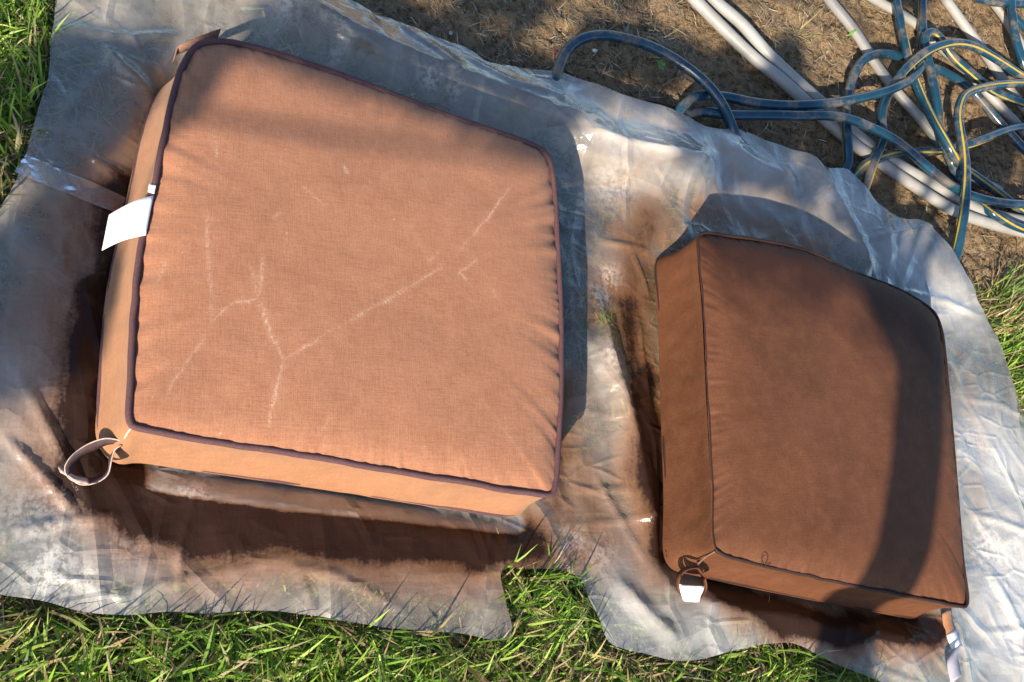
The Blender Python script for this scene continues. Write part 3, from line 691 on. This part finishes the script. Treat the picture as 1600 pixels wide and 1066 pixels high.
# ------------------------------------------------------------------ hose: one long tangled run
HOSE = [
 # loop beside the sheet
 (838, 190, .012), (862, 140, .016), (872, 108, .030), (882, 84, .034), (897, 67, .036), (920, 57, .036), (945, 55, .036), (975, 60, .038), (1010, 70, .042), (1045, 87, .046), (1075, 107, .052), (1100, 127, .056), (1120, 150, .056), (1135, 175, .046), (1145, 200, .028), (1165, 250, .013), (1230, 285, .011), (1295, 282, .012),
 # up round the left loop of the tangle
 (1324, 262, .022), (1324, 225, .036), (1322, 200, .036), (1321, 172, .036), (1325, 150, .036), (1330, 130, .036), (1340, 105, .034), (1355, 90, .034), (1375, 84, .034), (1395, 86, .034), (1412, 91, .032), (1436, 99, .030), (1460, 107, .030), (1480, 115, .030), (1500, 127, .030), (1517, 140, .030), (1535, 160, .032), (1560, 190, .034), (1585, 217, .034), (1610, 242, .030), (1660, 262, .022), (1690, 230, .02),
 # back along the striped run
 (1650, 198, .022), (1600, 198, .030), (1585, 200, .034), (1562, 207, .044), (1537, 217, .050), (1512, 226, .046), (1480, 233, .034), (1462, 236, .032), (1437, 237, .032), (1400, 239, .034), (1380, 245, .034), (1345, 263, .024), (1325, 300, .012), (1338, 318, .011),
 # big arc
 (1354, 288, .022), (1364, 256, .036), (1373, 236, .036), (1380, 215, .034), (1377, 190, .034), (1380, 165, .036), (1390, 145, .040), (1407, 117, .060), (1425, 98, .070), (1445, 82, .078), (1470, 71, .080), (1495, 67, .080), (1520, 72, .078), (1545, 85, .072), (1570, 101, .066), (1600, 121, .058), (1660, 150, .04), (1690, 165, .03), (1660, 172, .026),
 # inner loop
 (1600, 161, .030), (1575, 152, .034), (1550, 141, .040), (1532, 127, .046), (1515, 112, .050), (1500, 100, .052), (1485, 85, .054), (1472, 64, .056), (1461, 51, .056), (1450, 49, .058), (1445, 58, .058), (1446, 75, .056), (1451, 98, .052), (1460, 140, .050), (1466, 175, .048), (1468, 200, .044), (1474, 225, .050), (1485, 250, .030), (1496, 275, .026), (1510, 300, .014), (1527, 316, .014), (1545, 329, .030), (1564, 342, .036), (1583, 352, .034), (1600, 358, .03), (1660, 372, .02), (1700, 350, .018),
 # long striped run leftwards to the sheet
 (1660, 322, .03), (1600, 319, .040), (1567, 317, .046), (1531, 310, .050), (1499, 298, .052), (1475, 282, .054), (1445, 258, .054), (1425, 240, .056), (1395, 217, .056), (1362, 200, .056), (1330, 187, .058), (1300, 181, .058), (1250, 181, .050), (1200, 180, .036), (1175, 180, .032), (1132, 179, .030), (1100, 174, .026), (1072, 180, .018), (1056, 192, .014), (1052, 186, .016),
 (1058, 176, .026), (1066, 168, .038), (1076, 157, .040), (1090, 150, .038), (1110, 149, .032), (1132, 151, .028), (1175, 160, .034), (1225, 165, .042), (1250, 165, .050), (1300, 161, .060), (1350, 152, .064), (1395, 139, .066), (1425, 122, .062), (1438, 106, .056), (1441, 86, .038), (1441, 50, .040), (1441, 20, .04), (1441, 0, .038), (1440, -30, .03), (1425, -50, .025), (1405, -30, .03),
 # down through the tangle
 (1400, 0, .038), (1404, 20, .044), (1410, 50, .050), (1417, 82, .052), (1424, 110, .050), (1432, 132, .048), (1445, 162, .046), (1462, 195, .060), (1477, 220, .064), (1490, 243, .060), (1502, 260, .044), (1520, 272, .032), (1543, 289, .026), (1566, 306, .022), (1620, 340, .014), (1720, 300, .013), (1730, 180, .014), (1680, 118, .03),
 # the dusty run that drops to the sheet
 (1640, 128, .044), (1600, 130, .056), (1575, 131, .062), (1545, 135, .066), (1520, 142, .070), (1505, 151, .072), (1499, 166, .074), (1497, 185, .074), (1501, 210, .074), (1506, 235, .074), (1509, 262, .074), (1509, 300, .072), (1506, 335, .060), (1501, 366, .042), (1494, 400, .024), (1480, 440, .012), (1440, 470, .0105),
]
HOSE2 = [(1700, 60, .02), (1640, 60, .03), (1600, 42, .035), (1586, 28, .036), (1570, 8, .034), (1550, -30, .03), (1500, -80, .02)]
HOSE3 = [(1480, -30, .02), (1540, 1, .04), (1570, 5, .05), (1600, 6, .05), (1640, 0, .04), (1660, -25, .03), (1625, -40, .03), (1590, -35, .04), (1580, 0, .055), (1582, 25, .055), (1587, 60, .050), (1596, 90, .046), (1606, 120, .03), (1650, 190, .02)]
def build_hose(pts, name, label):
    pth = catmull(np.array([P(a, b, max(z, .011)) for a, b, z in pts]), .007)
    # soften the height changes
    for _ in range(6): pth[1:-1] = .5 * pth[1:-1] + .25 * (pth[:-2] + pth[2:])
    seg = 32
    v, f = tube_data(pth, .0106, seg, lambda s: 1.2 * math.sin(s * 2.3) + 1.1 * s)
    o = mesh_obj(name, v, f, [MAT['hose'], MAT['hose_stripe']])
    mi = np.zeros(len(f), np.int32); k = np.arange(len(f) - 2) % seg; mi[:-2] = np.where((k == 4) | (k == 5), 1, 0)
    o.data.polygons.foreach_set('material_index', mi)
    return tag(o, label, 'hose', 'blue garden hose runs')
build_hose(HOSE, 'garden_hose', 'long tangled dusty blue garden hose with yellow stripe heaped over the grey pipes')
build_hose(HOSE2 + HOSE3, 'garden_hose', 'short run of blue hose bending through the extreme upper right corner')

# ------------------------------------------------------------------ grass and litter
def in_sheet(x, y): return inside(x, y, SHEET_OL[::2])
def blades(name, x, y, z, length, width, head, lean, curl, col, mat, zmax=None, levels=4):
    n = len(x); t = np.linspace(0, 1, levels)
    a = lean[:, None] + curl[:, None] * t[None, :]               # angle from the vertical
    ds = length[:, None] / (levels - 1)
    r = np.concatenate([np.zeros((n, 1)), np.cumsum(np.sin(a[:, :-1]) * ds, 1)], 1)
    h = np.concatenate([np.zeros((n, 1)), np.cumsum(np.cos(a[:, :-1]) * ds, 1)], 1)
    if zmax is not None: h = np.minimum(h, zmax[:, None] * (0.35 + .65 * t[None, :]))
    h = np.maximum(h, .002 * t[None, :])
    hx, hy = np.cos(head), np.sin(head)
    wob = RNG.normal(0, .12, n)
    cx = x[:, None] + r * hx[:, None] - hy[:, None] * r * wob[:, None]; cy = y[:, None] + r * hy[:, None] + hx[:, None] * r * wob[:, None]
    cz = z[:, None] + h
    w = width[:, None] * np.array([.75, 1.0, .8, .05] if levels == 4 else np.r_[.8, np.ones(levels - 2), .4])[None, :] * .5
    tw = RNG.uniform(-.6, .6, n)
    sx, sy, sz = -hy * np.cos(tw), hx * np.cos(tw), np.sin(tw)
    A = np.stack([cx + w * sx[:, None], cy + w * sy[:, None], cz + w * sz[:, None]], -1)
    B = np.stack([cx - w * sx[:, None], cy - w * sy[:, None], cz - w * sz[:, None]], -1)
    V = np.stack([A, B], 2).reshape(-1, 3)
    base = (np.arange(n) * levels * 2)[:, None]
    F = np.concatenate([base + np.array([[2 * k, 2 * k + 1, 2 * k + 3, 2 * k + 2]]) for k in range(levels - 1)], 1).reshape(-1, 4)
    C = np.repeat(col, levels * 2, 0); C = np.c_[C, np.ones(len(C))]
    return mesh_obj(name, V, F, mat, smooth=True, cols={'col': C})
def grass_cols(n, dry):
    g = np.array([[.150, .270, .026], [.105, .210, .022], [.210, .330, .045], [.290, .390, .085], [.065, .140, .018]])
    d = np.array([[.36, .28, .13], [.28, .21, .10], [.42, .35, .20], [.20, .14, .07]])
    c = g[RNG.integers(0, len(g), n)]; k = RNG.random(n) < dry
    c[k] = d[RNG.integers(0, len(d), k.sum())]
    return c * RNG.uniform(.9, 1.75, (n, 1))
def lawn():
    n = 160000
    x = RNG.uniform(-.75, 2.5, n); y = RNG.uniform(-.7, 1.35, n)
    m = dirt_mask(x, y); keep = (RNG.random(n) > m * 1.05) & (vnoise(x * 25, y * 25, 2) > .12)
    right = P(1600, 520); keep |= (np.hypot(x - right[0] - .05, y - right[1]) < .16) & (RNG.random(n) < .35)
    x, y = x[keep], y[keep]
    # tufts: pull blades together
    tx = np.round(x / .022 + vnoise(x * 40, y * 40, 3)) * .022; ty = np.round(y / .022 + vnoise(x * 40, y * 40, 4)) * .022
    k = RNG.uniform(0, .75, len(x)); x = x * (1 - k) + tx * k; y = y * (1 - k) + ty * k
    s = in_sheet(x, y)
    for out in (big_out, small_out): 
        kk = ~inside(x, y, out[::8]); x, y, s = x[kk], y[kk], s[kk]
    thin = ~s | (RNG.random(len(x)) < .30); x, y, s = x[thin], y[thin], s[thin]
    n = len(x)
    ln = RNG.uniform(.032, .082, n) * (.8 + .5 * vnoise(x * 8, y * 8, 6)); ln[s] *= .55
    lean = RNG.gamma(2.0, .28, n); curl = RNG.uniform(.2, 1.5, n)
    head = RNG.uniform(0, 2 * math.pi, n)
    # blades beside the film mostly grow away from it
    zc = np.full(n, .2); zc[s] = np.clip(sheet_z(x[s], y[s]) - .012, .003, .03); 
    lean[s] = 1.3
    dry = .16 + .40 * sstep(.45, .75, fbm(x * 7, y * 7, 14, 2)) + .35 * dirt_mask(x, y)
    g = grass_cols(n, dry)
    # do not let free blades grow up through the film: turn those near it outward
    near = ~s
    tipx = x + np.cos(head) * ln * .7; tipy = y + np.sin(head) * ln * .7
    bad = near & in_sheet(tipx, tipy) & (RNG.random(n) < .95)
    head[bad] += math.pi
    o = blades('lawn_grass', x, y, ground_z(x, y), ln, RNG.uniform(.0013, .0050, n), head, lean, curl, g, MAT['blade'], zc)
    tag(o, 'green lawn grass with dry blades around the lower and left edges of the sheet', 'grass', kind='stuff')
    # thatch of dead blades lying under the green
    n = 44000; x = RNG.uniform(-.7, 2.4, n); y = RNG.uniform(-.6, 1.3, n); kk = (RNG.random(n) > dirt_mask(x, y)) & ~in_sheet(x, y); x, y = x[kk], y[kk]; n = len(x)
    c = np.array([[.34, .26, .14], [.25, .18, .09], [.42, .35, .22]])[RNG.integers(0, 3, n)]
    o = blades('dead_thatch', x, y, ground_z(x, y) + RNG.uniform(.001, .014, n), RNG.uniform(.03, .09, n), RNG.uniform(.001, .0022, n), RNG.uniform(0, 6.28, n), np.full(n, 1.35), RNG.uniform(0, .4, n), c * RNG.uniform(.6, 1.1, (n, 1)), MAT['straw'])
    tag(o, 'dead straw-coloured thatch lying between the lawn blades', 'thatch', kind='stuff')
lawn()
def litter():
    n = 60000; x = RNG.uniform(.2, 2.6, n); y = RNG.uniform(.3, 2.0, n)
    q = P(850, 15); dens = .26 + .9 * np.exp(-(np.hypot(x - q[0], y - q[1]) / .17) ** 2) + .55 * sstep(.5, .72, fbm(x * 8, y * 8, 15, 2))
    kk = (RNG.random(n) < dens * dirt_mask(x, y)) & ~in_sheet(x, y); x, y = x[kk], y[kk]; n = len(x)
    c = np.array([[.40, .33, .21], [.30, .23, .14], [.48, .42, .30], [.22, .16, .10]])[RNG.integers(0, 4, n)]
    o = blades('straw_litter', x, y, ground_z(x, y) + RNG.uniform(.0015, .008, n), RNG.uniform(.006, .032, n) * (1 + .9 * (RNG.random(n) < .08)), RNG.uniform(.0007, .0020, n), RNG.uniform(0, 6.28, n), RNG.uniform(1.2, 1.6, n), RNG.uniform(-.3, .5, n), c * RNG.uniform(.6, 1.1, (n, 1)), MAT['straw'])
    tag(o, 'loose dry straw and clippings scattered over the bare soil', 'straw', kind='stuff')
    # crumbs of soil
    n = 9000; x = RNG.uniform(.2, 2.6, n); y = RNG.uniform(.5, 2.0, n); kk = (RNG.random(n) < dirt_mask(x, y)) & ~in_sheet(x, y); x, y = x[kk], y[kk]; n = len(x)
    bm = bmesh.new(); bmesh.ops.create_icosphere(bm, subdivisions=1, radius=1); bm.verts.ensure_lookup_table()
    sv = np.array([v.co[:] for v in bm.verts]); sf = np.array([[v.index for v in f.verts] for f in bm.faces]); bm.free()
    r = RNG.uniform(.0012, .0035, n) * (1 + 1.3 * (RNG.random(n) < .06))
    V = sv[None] * r[:, None, None] * RNG.uniform(.6, 1.3, (n, len(sv), 1)) * np.array([1, 1, .7])
    V = V + np.stack([x, y, ground_z(x, y) + r * .35], -1)[:, None, :]
    F = (sf[None] + (np.arange(n) * len(sv))[:, None, None]).reshape(-1, 3)
    o = mesh_obj('soil_crumbs', V.reshape(-1, 3), F, MAT['clod'], smooth=False)
    tag(o, 'small crumbs and clods of dry soil', 'soil', kind='stuff')
litter()
def tuft(name, label, px, py, n, ln, wd, spread, col, lean=(.3, .9), cat='grass tuft'):
    c = P(px, py, 0)
    x = c[0] + RNG.normal(0, spread, n); y = c[1] + RNG.normal(0, spread, n)
    cc = np.array(col)[RNG.integers(0, len(col), n)] * RNG.uniform(.8, 1.2, (n, 1))
    o = blades(name, x, y, ground_z(x, y), RNG.uniform(*ln, n), RNG.uniform(*wd, n), RNG.uniform(0, 6.28, n), RNG.uniform(*lean, n), RNG.uniform(.1, .9, n), cc, MAT['blade'])
    return tag(o, label, cat)
GR = [[.14, .28, .04], [.20, .34, .06], [.10, .22, .03]]
tuft('grass_tuft', 'bright green grass tuft beside the right edge of the sheet below the hose', 1562, 462, 34, (.06, .12), (.003, .0055), .018, GR)
tuft('grass_tuft', 'long-bladed grass tuft at the right border beside the sheet corner', 1600, 560, 60, (.06, .13), (.003, .0055), .032, GR)
tuft('grass_tuft', 'thin yellowing grass tuft on bare soil between the pipes at the top', 1252, 48, 16, (.04, .085), (.0012, .0022), .007, [[.40, .36, .14], [.28, .34, .08], [.46, .38, .2]], (.2, 1.2))
tuft('grass_tuft', 'green grass tuft growing in the notch of the sheet between the cushions', 862, 925, 22, (.04, .07), (.002, .0045), .014, GR, (.1, .8))
# seedling inside the hose loop
def seedling():
    r = thing('seedling', 'tiny green seedling on dark soil inside the hose loop', 'seedling')
    b = P(1022, 112, .0)
    v, f = tube_data(np.array([b + [0, 0, -.005], b + [.002, .001, .01], b + [.003, .004, .02]]), .0009, 6); mesh_obj('stem', v, f, mat_simple('seedling_stem', (.12, .2, .05), (.1, .16, .04)), r)
    lm = mat_simple('seedling_leaf', (.13, .30, .05), (.18, .36, .08), 80, .55, .3)
    for k, (a, l, dz) in enumerate(((.2, .012, .0), (1.5, .010, .002), (2.7, .011, .001), (4.0, .010, -.002), (5.1, .013, -.003), (.9, .009, -.004))):
        t = np.linspace(0, 1, 5); w = l * .33 * np.sin(math.pi * np.clip(t * .92 + .04, 0, 1))
        base = b + np.array([.003, .004, .02 + dz]); d = np.array([math.cos(a), math.sin(a), .25]); s = np.array([-math.sin(a), math.cos(a), 0])
        cc = base + d * (t * l)[:, None]
        V = np.concatenate([cc + s * w[:, None], cc - s * w[:, None], cc - [0, 0, .0006]]); F = []
        for i in range(4): F += [(i, i + 1, 11 + i, 10 + i), (10 + i, 11 + i, 6 + i, 5 + i)]
        mesh_obj('leaf', V, F, lm, r)
seedling()
# twigs, petal, chips
def twig(label, pts, r, mat=MAT['strap_pale'], name='twig', cat='twig'):
    pth = px_path(pts, .004); n = len(pth)
    v, f = tube_data(pth, np.linspace(r, r * .5, n), 7); return tag(mesh_obj(name, v, f, mat), label, cat)
MAT['twig'] = mat_simple('dry_twig', (.36, .26, .15), (.26, .18, .10), 120)
twig('curved brown bark twig lying above the hose loop', [(1010, 58, .006), (1020, 60, .009), (1030, 66, .009), (1038, 76, .005)], .0036, MAT['twig'])
twig('forked dry straw stalk lying against the inside of the hose loop', [(1035, 134, .006), (1052, 124, .012), (1068, 120, .016), (1080, 115, .022)], .0012, MAT['twig'])
twig('thin pale stalk beside the seedling', [(1000, 99, .006), (1012, 104, .010), (1022, 108, .010)], .0009, MAT['twig'])
twig('brown stick poking out from beneath the sheet edge near the hose', [(1008, 158, .010), (1030, 160, .012), (1055, 168, .012), (1075, 172, .008)], .0035, MAT['bark'])
def chip(name, label, px, py, r, mat, seed, cat):
    c = P(px, py, 0); c[2] = ground_z(np.array([c[0]]), np.array([c[1]]))[0] + r * .4
    bm = bmesh.new(); bmesh.ops.create_icosphere(bm, subdivisions=2, radius=r); rn = random.Random(seed)
    for v in bm.verts: v.co *= rn.uniform(.7, 1.25); v.co.z *= .6; v.co += Vector(c)
    me = bpy.data.meshes.new(name); bm.to_mesh(me); bm.free(); me.materials.append(mat)
    o = bpy.data.objects.new(name, me); COL.objects.link(o); return tag(o, label, cat)
chip('petal', 'small red petal on the soil left of the hose loop', 868, 78, .0042, mat_simple('red_petal', (.42, .03, .05), (.3, .02, .04)), 1, 'petal')
chip('white_pebble', 'white pebble on the soil near the sheet edge at the top', 709, 44, .0042, mat_simple('white_stone', (.7, .7, .68), (.55, .55, .53)), 2, 'pebble')
chip('white_pebble', 'white pebble on the soil inside the hose loop', 932, 76, .0046, MAT['tagcloth'], 3, 'pebble')
chip('white_pebble', 'small grey-white pebble on open soil left of the tied pipe', 1262, 24, .0036, MAT['pipe'], 4, 'pebble')

# ------------------------------------------------------------------ unseen tree, added and shaped to throw the broad and dappled shade
def tree():
    root = thing('added_shade_tree', 'unseen tree added behind the viewer to shade the darker cushion and the soil', 'tree')
    a = np.array([math.cos(SUN_AZ), math.sin(SUN_AZ)])
    mid = P(1432, 700, ZT + .02); base = mid[:2] - a * 2.3
    pth = []
    for px, py, tz in ((1400, 1500, 0), (1330, 1200, .02), (1320, 1040, .05), (1384, 925, ZT + .01), (1414, 845, ZT + .02), (1433, 720, ZT + .025), (1440, 600, ZT + .025), (1442, 510, ZT + .02)):
        g = P(px, py, tz); q = g + TO_SUN * (((g[:2] - base) @ a) / math.cos(SUN_EL)); pth.append(q)
    pth = [np.array([pth[0][0], pth[0][1], -.05]), np.array([pth[0][0], pth[0][1], .1])] + [q for q in pth if q[2] > .3]
    pth = catmull(np.array(pth), .06); zs = pth[:, 2]
    v, f = tube_data(pth, np.interp(zs, [0, .2, 1.0, 1.7], [.090, .070, .056, .050]), 20); mesh_obj('trunk', v, f, MAT['bark'], root)
    top = pth[-1]
    SH = [(760, -20, 40), (810, 10, 30), (925, 78, 34), (975, 88, 34), (1030, 112, 38), (1130, 125, 36), (1185, 155, 36), (1225, 110, 34), (1250, 185, 38), (1295, 212, 36), (1190, 200, 40), (1120, 180, 40), (1420, 200, 40), (1560, 260, 50),  (1600, 200, 50), (1440, -40, 60), (1250, -60, 60), (1000, -60, 60), (1650, 80, 60), (1640, 280, 50)]
    # over the top edge of the large cushion and the far left of the film
    line = catmull(np.array([(262, 195), (285, 140), (306, 84), (345, 66), (420, 78), (510, 108), (600, 140), (700, 174), (780, 203), (848, 236)], float), 17)
    SH2 = [(a_ + 6, b_ - 20, float(np.interp(a_, [260, 310, 400, 560, 850], [9, 17, 12, 11, 6])) * random.uniform(.8, 1.15)) for a_, b_ in line]
    SH3 = [(1150, 255, 32), (1205, 258, 30), (1262, 275, 28), (1320, 300, 24), (1365, 335, 20), (110, 110, 40), (150, 190, 44), (90, 380, 50), (40, 430, 50), (120, 470, 46), (70, 530, 44), (190, 120, 36)]
    lv = []; limbs = []
    SH = [(a, b, r, .02) for a, b, r in SH + SH3] + [(a, b, r, ZT + .02) for a, b, r in SH2]
    for px, py, r, tz in SH:
        g = P(px, py, tz); t = RNG.uniform(3.7, 4.5) if tz < .1 else 3.6; c = g + TO_SUN * t
        rr = r * .00125
        m = int(260 * (rr / .06) ** 2 * .55) + 40
        off = RNG.normal(0, 1, (m, 3)); off /= np.linalg.norm(off, axis=1)[:, None]; off *= rr * RNG.uniform(0, 1, (m, 1)) ** .4
        off += TO_SUN * RNG.normal(0, .12, (m, 1))
        lv.append(c + off); limbs.append(c)
    nd = len(SH) - len(SH2) - len(SH3)
    chain = [limbs[2]] + [limbs[k] for k in range(nd + len(SH3) + len(SH2) - 1, nd + len(SH3) - 1, -1)]
    pl = catmull(np.array([top - [0, 0, .05], top * .5 + chain[0] * .5 + [0, 0, .1]] + chain[:1] + chain[1::9] + [chain[-1]]), .06)
    v, f = tube_data(pl, np.linspace(.016, .004, len(pl)), 8); mesh_obj('limb', v, f, MAT['bark'], root)
    for q in [limbs[nd + k] for k in (10, 4, 6)]:
        pl = catmull(np.array([chain[-1], chain[-1] * .5 + q * .5 + [0, 0, .03], q]), .06)
        v, f = tube_data(pl, np.linspace(.006, .003, len(pl)), 8); mesh_obj('limb', v, f, MAT['bark'], root)
    for c in limbs[:nd:2]:
        p1 = top + (c - top) * .45 + np.array([0, 0, .12]); pl = catmull(np.array([top - [0, 0, .05], p1, c]), .06)
        v, f = tube_data(pl, np.linspace(.018, .004, len(pl)), 8); mesh_obj('limb', v, f, MAT['bark'], root)
    Pn = np.concatenate(lv); n = len(Pn)
    l = RNG.uniform(.022, .04, n); d = RNG.normal(0, 1, (n, 3)); d /= np.linalg.norm(d, axis=1)[:, None]
    s = np.cross(d, RNG.normal(0, 1, (n, 3))); s /= np.linalg.norm(s, axis=1)[:, None]
    V = np.stack([Pn - d * l[:, None], Pn + s * (l * .5)[:, None], Pn + d * l[:, None], Pn - s * (l * .5)[:, None]], 1).reshape(-1, 3)
    F = np.arange(n * 4).reshape(n, 4)
    c = np.array([[.06, .13, .025], [.09, .17, .03], [.05, .10, .02]])[RNG.integers(0, 3, n)]; c = np.c_[np.repeat(c, 4, 0), np.ones(n * 4)]
    o = mesh_obj('crown', V, F, MAT['leaf'], root, smooth=False, cols={'col': c})
tree()  # added unseen tree that casts the shade
